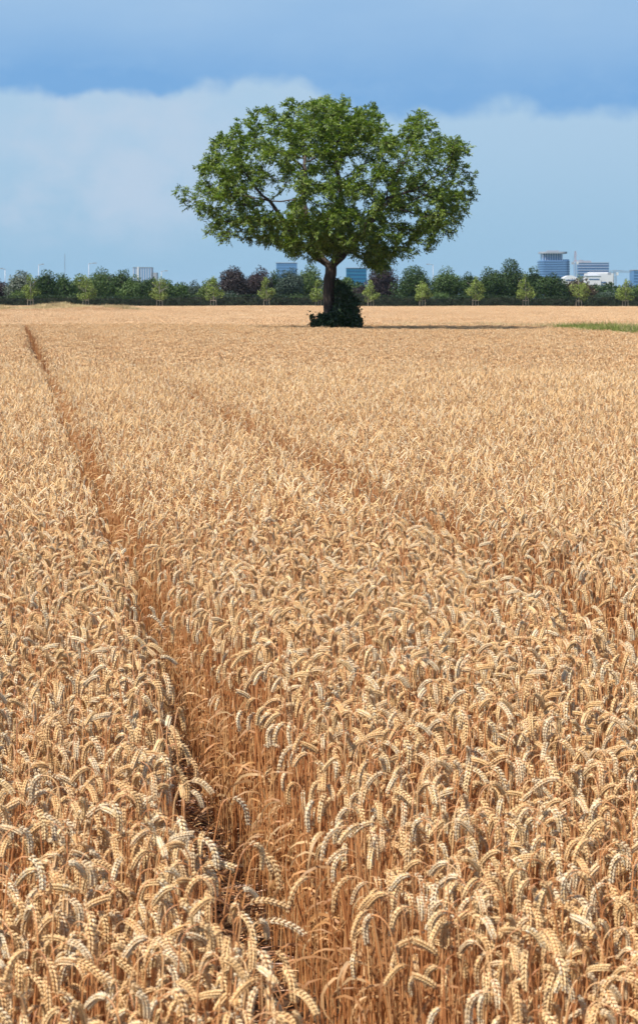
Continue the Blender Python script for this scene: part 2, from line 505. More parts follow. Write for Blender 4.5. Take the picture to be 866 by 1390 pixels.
def field_points(a0, a1, density, margin, r, cell=None):
    """jittered points inside the widened view, in (lateral, forward); returns world x, y and b, a"""
    s = 1 / math.sqrt(density)
    hw = 0.1715 * a1 * 1.03 + margin
    A = np.arange(a0, a1, s); B = np.arange(-hw, hw, s)
    aa, bb = np.meshgrid(A, B, indexing='ij'); aa = aa.ravel(); bb = bb.ravel()
    aa = aa + r.uniform(-0.5, 0.5, len(aa)) * s; bb = bb + r.uniform(-0.5, 0.5, len(bb)) * s
    k = np.abs(bb) < 0.1715 * aa * 1.03 + margin
    aa, bb = aa[k], bb[k]
    x = bb * rt[0] + aa * fw[0]; y = bb * rt[1] + aa * fw[1]
    return x, y, bb, aa

def hvar(x, y):
    return 1 + 0.035 * np.sin(x * 1.7 + 0.6 * np.sin(y * 0.9)) * np.sin(y * 1.1 + 1.0) + 0.03 * np.sin(x * 0.35 + y * 0.22)

layers = []
# near and middle plants, one by one
for (a0, a1, dens, margin, kinds) in ((1.35, 10.0, 900, 1.4, near_kinds), (10.0, 36.5, 820, 1.4, mid_kinds)):
    x, y, b, a = field_points(a0, a1, dens, margin, rng)
    k = ~in_tracks(x, y)
    if a1 > 20: k &= rng.random(len(x)) > 0.9 * smooth(26.0, 36.5, a)
    # the second wheel track is a faint furrow: thinner crop beside it
    c, d = track2(y)
    k &= ~((x > c - 0.07) & (x < d + 0.07) & (rng.random(len(x)) < 0.45))
    x, y, b, a = x[k], y[k], b[k], a[k]
    n = len(x)
    # ears nod mostly with the wind (to the right and a little towards the camera)
    az = rng.choice([-0.2, 2.9], n, p=[0.6, 0.4]) + rng.normal(0, 0.9, n)
    rot = np.zeros((n, 3)); rot[:, 2] = az
    t1a, t1b = track1(y)
    dl = t1a - x; dr = x - t1b
    # plants at the rims lean into the gap
    el = (dl > 0) & (dl < 0.10); er = (dr > 0) & (dr < 0.09)
    rot[:, 0] = rng.normal(0, 0.035, n); rot[:, 1] = rng.normal(0, 0.035, n)
    rot[el, 0] = 0; rot[el, 1] = rng.uniform(-0.06, 0.03, el.sum()); rot[el, 2] = rng.choice([-1.7, 3.1, 1.7, 0.0], el.sum(), p=[0.32, 0.33, 0.30, 0.05]) + rng.normal(0.0, 0.6, el.sum())
    rot[er, 1] = rng.uniform(-0.03, 0.05, er.sum()); rot[er, 2] = rng.choice([-1.45, 0.0, 3.1], er.sum(), p=[0.40, 0.36, 0.24]) + rng.normal(0.0, 0.5, er.sum())
    sc = rng.normal(1.0, 0.045, n) * hvar(x, y)
    low = rng.random(n) < 0.12; sc[low] *= rng.uniform(0.72, 0.92, low.sum())
    sc[el & (sc > 0.95)] *= 1.03; S = np.stack([np.where(sc < 0.9, 0.95, sc), np.where(sc < 0.9, 0.95, sc), sc], 1)
    P = np.stack([x, y, terrain(x, y) - 0.005], 1)
    layers.append((P, rot, S, rng.integers(0, len(kinds), n), kinds))
# fallen straw on the ground of the wheel tracks
def litter(name, r):
    mb = MB()
    for _ in range(34):
        ox, oy = r.uniform(-0.16, 0.16, 2); az = r.uniform(0, 6.28); el = r.normal(0.1, 0.12); l = r.uniform(0.05, 0.22)
        p = Vector((ox, oy, r.uniform(0.005, 0.05))); q = p + Vector((math.cos(az) * l, math.sin(az) * l, abs(math.sin(el)) * l))
        mb.tube([p, (p + q) / 2 + Vector((0, 0, 0.008)), q], [0.0017, 0.0016, 0.0012], seg=4, cap=False, mat=1)
    for _ in range(8):
        ox, oy = r.uniform(-0.15, 0.15, 2); az = r.uniform(0, 6.28); z = r.uniform(0.01, 0.05)
        strip(mb, np.array([[ox + math.cos(az) * t * 0.15, oy + math.sin(az) * t * 0.15, z + 0.05 * math.sin(3 * t)] for t in np.linspace(0, 1, 6)]), 0.009, np.array([0.2, 0.1, 1.0]))
    return mb.mesh(name, WM)
lk = [litter('litter_%d' % i, r0) for i in range(5)]
ly = np.concatenate([np.arange(1.5, 30, 0.13), np.arange(1.5, 20, 0.2)])
ta, tb = track1(ly); tc2, td2 = track2(ly)
lx = np.where(np.arange(len(ly)) < len(np.arange(1.5, 30, 0.13)), (ta + tb) / 2, (tc2 + td2) / 2) + rng.uniform(-0.06, 0.06, len(ly))
n = len(lx); rot = np.zeros((n, 3)); rot[:, 2] = rng.uniform(0, 6.28, n)
layers.append((np.stack([lx, ly, np.zeros(n)], 1), rot, np.ones((n, 3)), rng.integers(0, 5, n), lk))
# tufts
x, y, b, a = field_points(26.0, 92.0, 17, 2.0, rng)
k = (rng.random(len(x)) < smooth(26.0, 36.5, a)) & ~in_tracks(x, y, 0.17) & ~inside(b, a, VERGE) & ~inside(b, a, BEYOND)
x, y = x[k], y[k]; n = len(x)
rot = np.zeros((n, 3)); rot[:, 2] = rng.normal(0, 0.6, n)
sc = rng.normal(1.0, 0.03, n) * hvar(x, y)
layers.append((np.stack([x, y, terrain(x, y)], 1), rot, np.stack([np.ones(n), np.ones(n), sc], 1), rng.integers(0, 8, n), far_kinds))
x, y, b, a = field_points(92.0, 100.0, 1.35, 3.0, rng)
k = ~inside(b, a, VERGE) & ~inside(b, a, BEYOND)
x, y = x[k], y[k]; n = len(x)
if n:
    rot = np.zeros((n, 3)); rot[:, 2] = rng.choice([0, 1.57, 3.14, 4.71], n)
    layers.append((np.stack([x, y, terrain(x, y)], 1), rot, np.stack([np.ones(n), np.ones(n), rng.normal(1, 0.02, n)], 1), rng.integers(0, 6, n), vfar_kinds))
scatter_obj('wheat_field', layers, 'ripe golden wheat with nodding ears filling the foreground up to the lone tree', 'wheat')

# the field beyond the verge
layers = []
x, y, b, a = field_points(30.0, 262.0, 1.35, 6.0, rng)
ed = inside(b, a, BEYOND) & ~inside(b, a, VERGE) & ~inside(b, a, BANK)
x, y, a_ = x[ed], y[ed], a[ed]; n = len(x)
rot = np.zeros((n, 3)); rot[:, 2] = rng.choice([0, 1.57, 3.14, 4.71], n) + rng.normal(0, 0.2, n)
layers.append((np.stack([x, y, terrain(x, y)], 1), rot, np.stack([np.ones(n), np.ones(n), rng.normal(1, 0.02, n) * (1 + 0.02 * np.sin(x * 0.2))], 1), rng.integers(0, 6, n), beyond_kinds))
scatter_obj('far_wheat_field', layers, 'pinkish gold wheat field behind the lone tree, reaching to the hedge', 'wheat')

# single stalks that stand clear of the crop beside the wheel track
def world_of(px, py, z):        # point at height z seen at pixel (px, py)
    D = (EYE - z) * F / (py - 408)
    return W(lat(px, D), D)
lone = [  # px, py of the top of the bend, its height, ear angle, facing (world azimuth), total height, label
 (322, 1075, 0.80, 172, 0.1, 'tall nodding wheat ear arching right over the dark wheel track, alone against the red stems'),
 (345, 1135, 0.80, 165, 0.15, 'wheat ear hanging over the wheel track, just below and right of the tall arching one'),
 (364, 1152, 0.79, 178, -0.1, 'wheat ear drooping straight down over the track, rightmost of the hanging pair'),
 (352, 1206, 0.80, 118, 0.25, 'wheat ear stretched out flat to the right across the lower end of the track'),
 (376, 1238, 0.78, 125, 0.0, 'low wheat ear pointing right and down into the shadow of the track'),
 (470, 1182, 0.80, 176, 3.0, 'pale wheat ear curved down to the left, standing free before the red stem wall'),
 (412, 1183, 0.76, 168, 3.3, 'small wheat ear bent left before the red stem wall, beside the free pale ear'),
 (455, 1116, 0.82, 174, 3.1, 'tall wheat ear bent down to the left on the right rim of the track'),
 (372, 985, 0.82, 170, 3.0, 'wheat ear hanging over the right rim where the track widens'),
 (368, 795, 0.80, 150, 0.2, 'arched wheat ear bridging the narrow part of the track'),
]
for (px, py, zt, th, faz, lab) in lone:
    r = np.random.default_rng(px)
    ms, me_, *mls = wheat_parts(r, 0, th=math.radians(th), H=zt - 0.075, lean=0.16, earL=0.092)
    top = max(ms.v + me_.v, key=lambda p: p[2])
    s = zt / top[2]
    x, y = world_of(px, py, zt)
    ca, sa = math.cos(faz), math.sin(faz)
    if px == 368: x, y = world_of(205, 830, zt)
    if px == 372: x, y = world_of(395, 1005, zt)
    x -= (top[0] * ca - top[1] * sa) * s; y -= (top[0] * sa + top[1] * ca) * s
    e = empty('wheat_stalk', (x, y, float(terrain(x, y)) - 0.01), faz)
    e.scale = (s, s, s)
    tag(e, lab, 'wheat stalk', 'free standing wheat stalks along the wheel track')
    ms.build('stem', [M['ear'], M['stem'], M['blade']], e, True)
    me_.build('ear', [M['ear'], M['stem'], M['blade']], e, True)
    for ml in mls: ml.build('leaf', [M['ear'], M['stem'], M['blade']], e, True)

# ------------------------------------------------------------------ grasses
def grass_mesh(name, r, n, size, h, mat, w=0.012):
    mb = MB()
    for _ in range(n):
        ox, oy = r.uniform(-size / 2, size / 2, 2); az = r.uniform(0, 6.28); el = r.uniform(1.2, 1.55)
        hh = h * r.uniform(0.6, 1.1)
        pts = [np.array([ox, oy, 0.0])]
        for k in range(4):
            pts.append(pts[-1] + np.array([math.cos(az) * math.cos(el), math.sin(az) * math.cos(el), math.sin(el)]) * hh / 4)
            el -= r.uniform(0.08, 0.3)
        strip(mb, np.array(pts), w, np.array([math.cos(az + 0.3), math.sin(az + 0.3), 0.2]), mat=0)
    return mb.mesh(name, [mat])
gk = [grass_mesh('verge_kind_%d' % i, r0, 130, 0.7, 0.72, M['grass'], 0.02) for i in range(5)]
gd = [grass_mesh('verge_dry_%d' % i, r0, 60, 0.7, 0.80, M['dry'], 0.018) for i in range(2)]
x, y, b, a = field_points(30, 102, 4.5, 6, rng)
k = inside(b, a, VERGE); x, y, b, a = x[k], y[k], b[k], a[k]; n = len(x)
rot = np.zeros((n, 3)); rot[:, 2] = rng.uniform(0, 6.28, n)
hs = 1.2 + 0.3 * rng.random(n) - 0.22 * smooth(82, 90, a)
vi = rng.integers(0, 5, n)
vi = np.where((rng.random(n) < 0.08 + 0.75 * smooth(82, 92, a)), rng.integers(5, 7, n), vi)
scatter_obj('verge_grass', [(np.stack([x, y, terrain(x, y)], 1), rot, np.stack([np.ones(n), np.ones(n), hs], 1), vi, gk + gd)],
            'strip of fresh green grass between the two wheat fields at the right edge', 'grass')
bk = [grass_mesh('bank_dry_%d' % i, r0, 150, 1.1, 0.85, M['dry'], 0.035) for i in range(5)]
x, y, b, a = field_points(178, 194, 1.6, 6, rng)
k = inside(b, a, BANK); x, y, b, a = x[k], y[k], b[k], a[k]; n = len(x)
rot = np.zeros((n, 3)); rot[:, 2] = rng.uniform(0, 6.28, n)
hs = (0.75 + 0.5 * rng.random(n)) * (0.9 + 0.2 * np.sin(b * 0.9))
scatter_obj('dry_grass', [(np.stack([x, y, terrain(x, y)], 1), rot, np.stack([np.ones(n), np.ones(n), hs], 1), rng.integers(0, 5, n), bk)],
            'pale tall dry grass on a low bank before the hedge, left of the lone tree', 'grass')

# ------------------------------------------------------------------ ground: one sheet to the horizon
def ground():
    ys = np.concatenate([np.linspace(-60, 0, 7), np.linspace(4, 300, 150), np.geomspace(310, 6000, 24)])
    xs = np.concatenate([-np.geomspace(4000, 80, 18), np.linspace(-76, 76, 60), np.geomspace(80, 4000, 18)])
    yy, xx = np.meshgrid(ys, xs, indexing='ij')
    # grid runs along the view direction
    X = xx * rt[0] + yy * fw[0]; Y = xx * rt[1] + yy * fw[1]
    Z = terrain(X, Y)
    V = np.stack([X.ravel(), Y.ravel(), Z.ravel()], 1)
    nx = len(xs); ny = len(ys)
    i, j = np.meshgrid(np.arange(ny - 1), np.arange(nx - 1), indexing='ij')
    q = np.stack([i*nx+j, i*nx+j+1, (i+1)*nx+j+1, (i+1)*nx+j], -1).reshape(-1, 4)
    me = raw_mesh('ground', V, q.ravel(), np.arange(len(q)) * 4, [M['soil']], smooth_=True)
    o = bpy.data.objects.new('ground', me); COL.objects.link(o)
    tag(o, kind='structure')
ground()

# ------------------------------------------------------------------ leaves
def leaf_mesh(name, C, Dir, Nrm, Ln, Wd, mat, fold=0.25):
    """folded pointed leaves: 2 quads each (midrib raised)"""
    n = len(C)
    D = Dir / np.linalg.norm(Dir, axis=1, keepdims=True)
    S = np.cross(D, Nrm); S /= (np.linalg.norm(S, axis=1, keepdims=True) + 1e-9)
    U = np.cross(S, D)
    Ln = np.asarray(Ln).reshape(-1, 1); Wd = np.asarray(Wd).reshape(-1, 1)
    base = C; tip = C + D * Ln - U * Ln * 0.15
    mid = C + D * Ln * 0.5 + U * Wd * fold * 0.0
    l = C + D * Ln * 0.45 + S * Wd * 0.5 + U * Wd * fold
    r = C + D * Ln * 0.45 - S * Wd * 0.5 + U * Wd * fold
    V = np.stack([base, l, tip, r], 1).reshape(-1, 3)
    k = np.arange(n)[:, None] * 4
    T = np.concatenate([k + np.array([[0, 2, 1]]), k + np.array([[0, 3, 2]])], 1).reshape(-1)
    return raw_mesh(name, V, T, np.arange(2 * n) * 3, [mat])

def rand_dirs(r, n, up=0.0):
    v = r.normal(size=(n, 3)); v[:, 2] += up
    return v / np.linalg.norm(v, axis=1, keepdims=True)

# ------------------------------------------------------------------ the walnut tree
TD = 80.0; TS = TD / F
tree_x, tree_y = W(lat(449, TD), TD)
tz = float(terrain(tree_x, tree_y))
OUT = [(238,272),(246,258),(262,244),(268,228),(276,214),(288,196),(296,172),(312,162),(326,166),(338,148),(352,136),(372,130),(392,134),(408,126),(432,124),(452,127),(470,124),(490,132),(512,138),
       (520,150),(530,166),(540,146),(552,138),(572,142),(590,150),(606,162),(618,170),(622,188),(634,204),(642,214),(640,232),(652,262),(646,280),(632,292),(628,306),(612,312),(604,330),(590,346),(566,346),(548,352),(530,362),
       (508,372),(490,350),(478,340),(452,345),(430,350),(412,358),(396,352),(382,338),(370,330),(352,330),(330,326),(306,338),(292,334),(276,322),(268,306),(276,292),(262,284)]
CX, CY = 448, 262
OUTR = [((px - 449) * TS * (1.045 if px < 449 else 1.02), 3.3 + ((472 - py) * TS - 3.3) * 0.965) for px, py in OUT]
c0 = ((CX - 449) * TS, (472 - CY) * TS)
ang_o = np.array([math.atan2(z - c0[1], x - c0[0]) for x, z in OUTR]); rad_o = np.array([math.hypot(x - c0[0], z - c0[1]) for x, z in OUTR])
order = np.argsort(ang_o); ang_o = ang_o[order]; rad_o = rad_o[order]
def out_rad(a):
    return np.interp(a, np.concatenate([ang_o - 2*math.pi, ang_o, ang_o + 2*math.pi]), np.tile(rad_o, 3))

def walnut():
    r = np.random.default_rng(21)
    # attractors: clumps spread through the crown, denser near its skin
    ncl = 430
    rho = r.random(ncl) ** 0.42; th = r.uniform(-math.pi, math.pi, ncl)
    rr = out_rad(th) * rho
    cx = c0[0] + rr * np.cos(th) * 0.95; cz = c0[1] + rr * np.sin(th) * 0.95
    dep = 5.6 * np.sqrt(np.maximum(0, 1 - (rho * 0.985) ** 2)) * np.sign(r.normal(size=ncl)) * r.random(ncl) ** 0.45
    cl = np.stack([cx, dep, cz], 1)
    cl = cl[cl[:, 2] > 3.3]
    A = (cl[:, None, :] + r.normal(0, 0.30, (len(cl), 9, 3))).reshape(-1, 3)
    ta = np.arctan2(A[:, 2] - c0[1], A[:, 0] - c0[0]); ra = np.hypot(A[:, 0] - c0[0], A[:, 2] - c0[1])
    A = A[(ra < out_rad(ta) * 0.985) & (A[:, 2] > 3.1)]
    for (hx, hy, hr) in ((531, 152, 15), (524, 140, 13), (536, 138, 8), (505, 215, 8), (420, 232, 7), (596, 250, 8), (330, 262, 7)):
        A = A[np.hypot(A[:, 0] - (hx - 449) * TS * 1.045, A[:, 2] - (3.3 + ((472 - hy) * TS - 3.3) * 0.965)) > hr * TS]
    # seed skeleton
    nodes = []; par = []
    def chain(start, pts):
        last = start
        for p in pts:
            p = np.array(p, float)
            if last is None: nodes.append(p); par.append(-1); last = 0; continue
            q = nodes[last]; d = np.linalg.norm(p - q); k = max(1, int(round(d / 0.3)))
            for i in range(1, k + 1):
                nodes.append(q + (p - q) * i / k + r.normal(0, 0.018, 3)); par.append(last); last = len(nodes) - 1
        return last
    f0 = chain(None, [(0,0,0), (-0.02,0,0.9), (-0.04,0.02,1.9), (-0.06,0,2.9), (0.0,0,3.35)])
    chain(f0, [(-0.75,-0.1,3.95), (-1.45,-0.5,4.55), (-2.0,-0.8,5.4), (-2.6,-1.0,6.2)])
    chain(f0, [(-0.6,0.4,4.2), (-0.95,0.9,5.2), (-1.2,1.2,6.4), (-1.1,1.3,7.6)])
    chain(f0, [(0.55,0.1,3.8), (1.05,0.0,4.6), (1.6,-0.3,5.4), (2.4,-0.6,6.4)])
    chain(f0, [(0.35,-0.3,4.2), (0.5,-0.8,5.4), (0.4,-1.1,6.8), (0.2,-1.0,8.0)])
    chain(f0, [(0.6,0.5,4.1), (1.4,1.3,4.9), (2.2,2.0,5.9)])
    nodes = [np.array(p) for p in nodes]
    step = 0.24; di = 3.2; dk = 0.36
    NP = np.array(nodes); near = np.full(len(A), -1); nd = np.full(len(A), 1e9)
    D = np.linalg.norm(A[:, None] - NP[None], axis=2); near = D.argmin(1); nd = D.min(1)
    alive = np.ones(len(A), bool)
    for it in range(90):
        act = alive & (nd < di)
        if not act.any(): break
        newp = []; newpar = []
        ids = near[act]; vec = A[act] - np.array(nodes)[ids]; vec /= np.linalg.norm(vec, axis=1, keepdims=True)
        for i in np.unique(ids):
            v = vec[ids == i].mean(0) + r.normal(0, 0.12, 3)
            l = np.linalg.norm(v)
            if l < 1e-3: continue
            newp.append(nodes[i] + v / l * step); newpar.append(i)
        if not newp: break
        base = len(nodes)
        nodes += newp; par += newpar
        NPn = np.array(newp)
        Dn = np.linalg.norm(A[:, None] - NPn[None], axis=2); m = Dn.min(1); am = Dn.argmin(1)
        up = m < nd; nd[up] = m[up]; near[up] = am[up] + base
        alive &= nd > dk
        if len(nodes) > 9000: break
    Np = np.array(nodes); n = len(Np)
    ch = [[] for _ in range(n)]
    for i, p in enumerate(par):
        if p >= 0: ch[p].append(i)
    tips = np.zeros(n)
    for i in range(n - 1, -1, -1):
        if not ch[i]: tips[i] = 1
        if par[i] >= 0: tips[par[i]] += tips[i]
    rad = 0.0085 * tips ** 0.47
    rad = rad * (0.25 / rad[0]) ** (np.log(tips) / math.log(tips[0]))
    rad[:4] *= np.array([1.3, 1.15, 1.06, 1.02])
    limb = MB()
    starts = [(0, None)]
    while starts:
        i, p = starts.pop()
        chain_ = [i] if p is None else [p, i]
        rd = [rad[i]] if p is None else [min(rad[i] * 1.25, rad[p]), rad[i]]
        while ch[i]:
            c = sorted(ch[i], key=lambda k: -tips[k])
            for k in c[1:]: starts.append((k, i))
            i = c[0]; chain_.append(i); rd.append(rad[i])
        if len(chain_) < 2: continue
        seg = 12 if rd[0] > 0.12 else (7 if rd[0] > 0.04 else 4)
        limb.tube([Np[k] for k in chain_], rd, seg=seg, cap=False)
    # compound leaves on thin twigs
    thin = np.where(rad < 0.030)[0]
    thin = thin[(Np[thin][:, 2] > 3.0)]
    dens = 0.5 + 0.5 * np.sin(Np[thin][:, 0] * 2.1 + 1.3) * np.sin(Np[thin][:, 2] * 2.4) * np.sin(Np[thin][:, 1] * 1.9 + 0.7)
    cnt = r.poisson(2.6 + 5.0 * dens + 2.0 * (tips[thin] == 1))
    idx = np.repeat(thin, cnt)
    m = len(idx)
    b0 = Np[idx] + r.normal(0, 0.06, (m, 3))
    outw = Np[idx] - np.array([c0[0], 0, c0[1] - 1.5]); outw /= np.linalg.norm(outw, axis=1, keepdims=True)
    rd_ = rand_dirs(r, m) + outw * 0.7; rd_[:, 2] -= 0.05; rd_ /= np.linalg.norm(rd_, axis=1, keepdims=True)
    Lr = r.uniform(0.16, 0.30, m)
    nl = 7
    C = []; Dd = []; Nn = []; Ln = []; Wd = []
    side = np.cross(rd_, np.array([0, 0, 1.0]) + r.normal(0, 0.3, (m, 3))); side /= np.linalg.norm(side, axis=1, keepdims=True)
    nrm = np.cross(side, rd_)
    for k in range(nl):
        t = 0.25 + 0.75 * (k // 2) / 3.0
        sg = 0 if k == nl - 1 else (1 if k % 2 else -1)
        base = b0 + rd_ * (Lr * t)[:, None] - np.array([0, 0, 1]) * (0.05 * t * t * Lr / 0.25)[:, None]
        d = rd_ * 0.7 + side * sg * 0.9 + r.normal(0, 0.18, (m, 3)); d[:, 2] -= 0.15
        C.append(base); Dd.append(d); Nn.append(nrm + r.normal(0, 0.35, (m, 3)))
        ln = r.uniform(0.095, 0.15, m); Ln.append(ln); Wd.append(ln * r.uniform(0.42, 0.56, m))
    me = leaf_mesh('crown', np.concatenate(C), np.concatenate(Dd), np.concatenate(Nn), np.concatenate(Ln), np.concatenate(Wd), M['walnut'])
    root = empty('walnut_tree', (tree_x, tree_y, tz), -YAW)
    tag(root, 'large lone broad-crowned green tree standing in the wheat field', 'tree')
    limb.build('trunk', M['bark'], root, True)
    o = bpy.data.objects.new('crown', me); COL.objects.link(o); o.parent = root
    print('walnut nodes', n, 'leaflets', m * nl, 'r0', rad[0])
walnut()

def blob_leaves(r, lobes, n, leaf, flat=0.0):
    """leaves on and just under the skin of overlapping lobes"""
    vol = np.array([(a * b * c) ** (2/3) for _, _, _, a, b, c in lobes]); pr = vol / vol.sum()
    k = r.choice(len(lobes), n, p=pr); Lb = np.array(lobes)[k]
    d = rand_dirs(r, n)
    rr = 1 - 0.45 * r.random(n) ** 1.8 + r.normal(0, 0.05, n)
    C = Lb[:, :3] + d * Lb[:, 3:] * rr[:, None]
    Dd = d * 0.25 + rand_dirs(r, n); Dd[:, 2] -= 0.2
    Nn = d + rand_dirs(r, n, 0.2) * 0.75
    ln = leaf * r.uniform(0.7, 1.3, n)
    return C, Dd, Nn, ln, ln * r.uniform(0.5, 0.7, n)

# dark ivy shrub round the foot of the tree
def ivy():
    r = np.random.default_rng(4)
    x, y = W(lat(449, TD - 0.7), TD - 0.7)
    root = empty('ivy_bush', (x, y, tz), -YAW)
    tag(root, 'very dark leafy bush at the foot of the lone tree', 'bush')
    S = lambda px, py: ((px - 449) * TS, (472 - py) * TS)
    lobes = []
    for (px, py, rx, rz, ry) in ((468,415,13,22,0.6),(465,401,9,14,0.5),(475,430,13,15,0.7),(455,440,14,16,0.5),(437,436,8,10,0.5),(428,441,6,6,0.4),(463,394,8,10,0.35),(440,448,16,12,0.5),(480,415,8,11,0.4),(481,440,10,12,0.6),(466,425,17,14,0.6),(472,405,5,7,0.4),(487,436,4,5,0.3),(424,432,3,4,0.2),(459,384,3,5,0.2)):
        sx, sz = S(px, py)
        lobes.append((sx, 0.15 + r.uniform(-0.15, 0.15), max(sz, 0.2), rx * TS, ry, rz * TS))
    C, D, Nn, ln, wd = blob_leaves(r, lobes, 13000, 0.11)
    sh = r.random(len(C)) < 0.07
    C[sh] += rand_dirs(r, sh.sum(), 0.5) * r.uniform(0.05, 0.30, (sh.sum(), 1))
    k = C[:, 2] > 0.02
    me = leaf_mesh('foliage', C[k], D[k], Nn[k], ln[k], wd[k], M['ivy'])
    o = bpy.data.objects.new('foliage', me); COL.objects.link(o); o.parent = root
    mb = MB()
    for l in lobes:
        mb.tube([(l[0]*0.3, 0.2, 0), (l[0]*0.8, l[1], l[2]*0.6), (l[0], l[1], l[2])], [0.03, 0.02, 0.008], seg=5)
    mb.build('stem', M['bark'], root, True)
ivy()

# ------------------------------------------------------------------ trees behind the hedge
def bg_tree(px0, px1, ytop, D, kind, label, seed, ybot=412, leaf=0.26, name='broadleaf_tree', shape='round', n=None, group='trees behind the hedge', cat='tree'):
    r = np.random.default_rng(seed)
    s = D / F
    w = (px1 - px0) * s / 2 * (1.32 if shape == 'round' else 1.0); top = zof(ytop, D)
    px = (px0 + px1) / 2
    p = at(px, D); gz = float(terrain(p.x, p.y)); p.z = gz
    root = empty(name, p, -YAW)
    tag(root, label, cat, group)
    H = top - gz
    zb = 0.7 if shape != 'young' else H * 0.32
    cz = (H + zb) / 2; hz = (H - zb) / 2
    lobes = []
    nl = 26 if shape == 'round' else 16
    for i in range(nl):
        d = rand_dirs(r, 1)[0]; q = r.random() ** 0.4
        f = 0.34 + 0.16 * r.random()
        if shape == 'round':
            c = np.array([d[0] * w * (1 - f), d[1] * w * (1 - f) * 0.9, cz + d[2] * hz * (1 - f)]) * np.array([q, q, 1]) 
            lobes.append((c[0], c[1], cz + d[2] * hz * (1 - f) * q, w * f, w * f, min(hz, w * 1.2) * f * 0.95))
        elif shape == 'young':
            t = r.random(); wr = w * (0.95 - 0.75 * t ** 1.5) * (0.6 + 0.4 * min(1, t * 5))
            a = r.uniform(0, 6.28)
            lobes.append((math.cos(a) * wr * 0.6, math.sin(a) * wr * 0.6, zb + (H - zb) * (0.1 + 0.85 * t), wr * 0.42 + 0.1, wr * 0.42 + 0.1, (H - zb) * 0.13))
    if shape == 'round':
        lobes.append((r.uniform(-.2, .2) * w, 0, H - 0.3 * w, w * 0.34, w * 0.34, 0.3 * w))
        lobes.append((-w * 0.68, 0, cz * 0.9, w * 0.32, w * 0.32, hz * 0.35)); lobes.append((w * 0.68, 0, cz * 0.9, w * 0.32, w * 0.32, hz * 0.35))
    n = n or int(np.clip(w * hz * 900, 2500, 9000))
    if shape == 'young': n = 1100
    C, Dd, Nn, ln, wd = blob_leaves(r, lobes, n, leaf)
    k = C[:, 2] > 0.1
    me = leaf_mesh('crown', C[k], Dd[k], Nn[k], ln[k], wd[k], M[kind])
    o = bpy.data.objects.new('crown', me); COL.objects.link(o); o.parent = root
    tr = MB()
    if shape == 'young':
        tr.tube([(0,0,0), (0.02,0,H*0.4), (-0.02,0.02,H*0.7), (0,0,H*0.93)], [0.07, 0.055, 0.035, 0.012], seg=6)
        for i in range(7):
            a = r.uniform(0, 6.28); z0 = H * r.uniform(0.35, 0.75); l = w * 0.7
            tr.tube([(0,0,z0), (math.cos(a)*l*0.5, math.sin(a)*l*0.5, z0+0.35), (math.cos(a)*l, math.sin(a)*l, z0+0.8)], [0.03,0.02,0.008], seg=4)
        tr.build('trunk', M['bark_pale'], root, True)
        for q in (-1, 1):
            st = MB(); st.tube([(q*0.42, -0.12, 0), (q*0.36, -0.12, 1.85)], [0.045, 0.04], seg=6); st.build('stake', M['stake'], root)
        cb = MB(); cb.box(-0.45, 0.45, -0.10, -0.05, 1.55, 1.64); cb.build('crossbar', M['stake'], root)
    else:
        tr.tube([(0,0,0), (0.05,0,H*0.3), (-0.05,0.05,H*0.6), (0,0,H*0.85)], [0.05*H**0.9*0.6, 0.04*H**0.9*0.6, 0.08, 0.02], seg=8)
        for i in range(8):
            a = r.uniform(0, 6.28); z0 = H * r.uniform(0.2, 0.6); l = w * 0.75
            tr.tube([(0,0,z0), (math.cos(a)*l*0.5, math.sin(a)*l*0.5, z0+H*0.12), (math.cos(a)*l, math.sin(a)*l, z0+H*0.22)], [0.09,0.06,0.02], seg=5)
        tr.build('trunk', M['bark'], root, True)
    return root

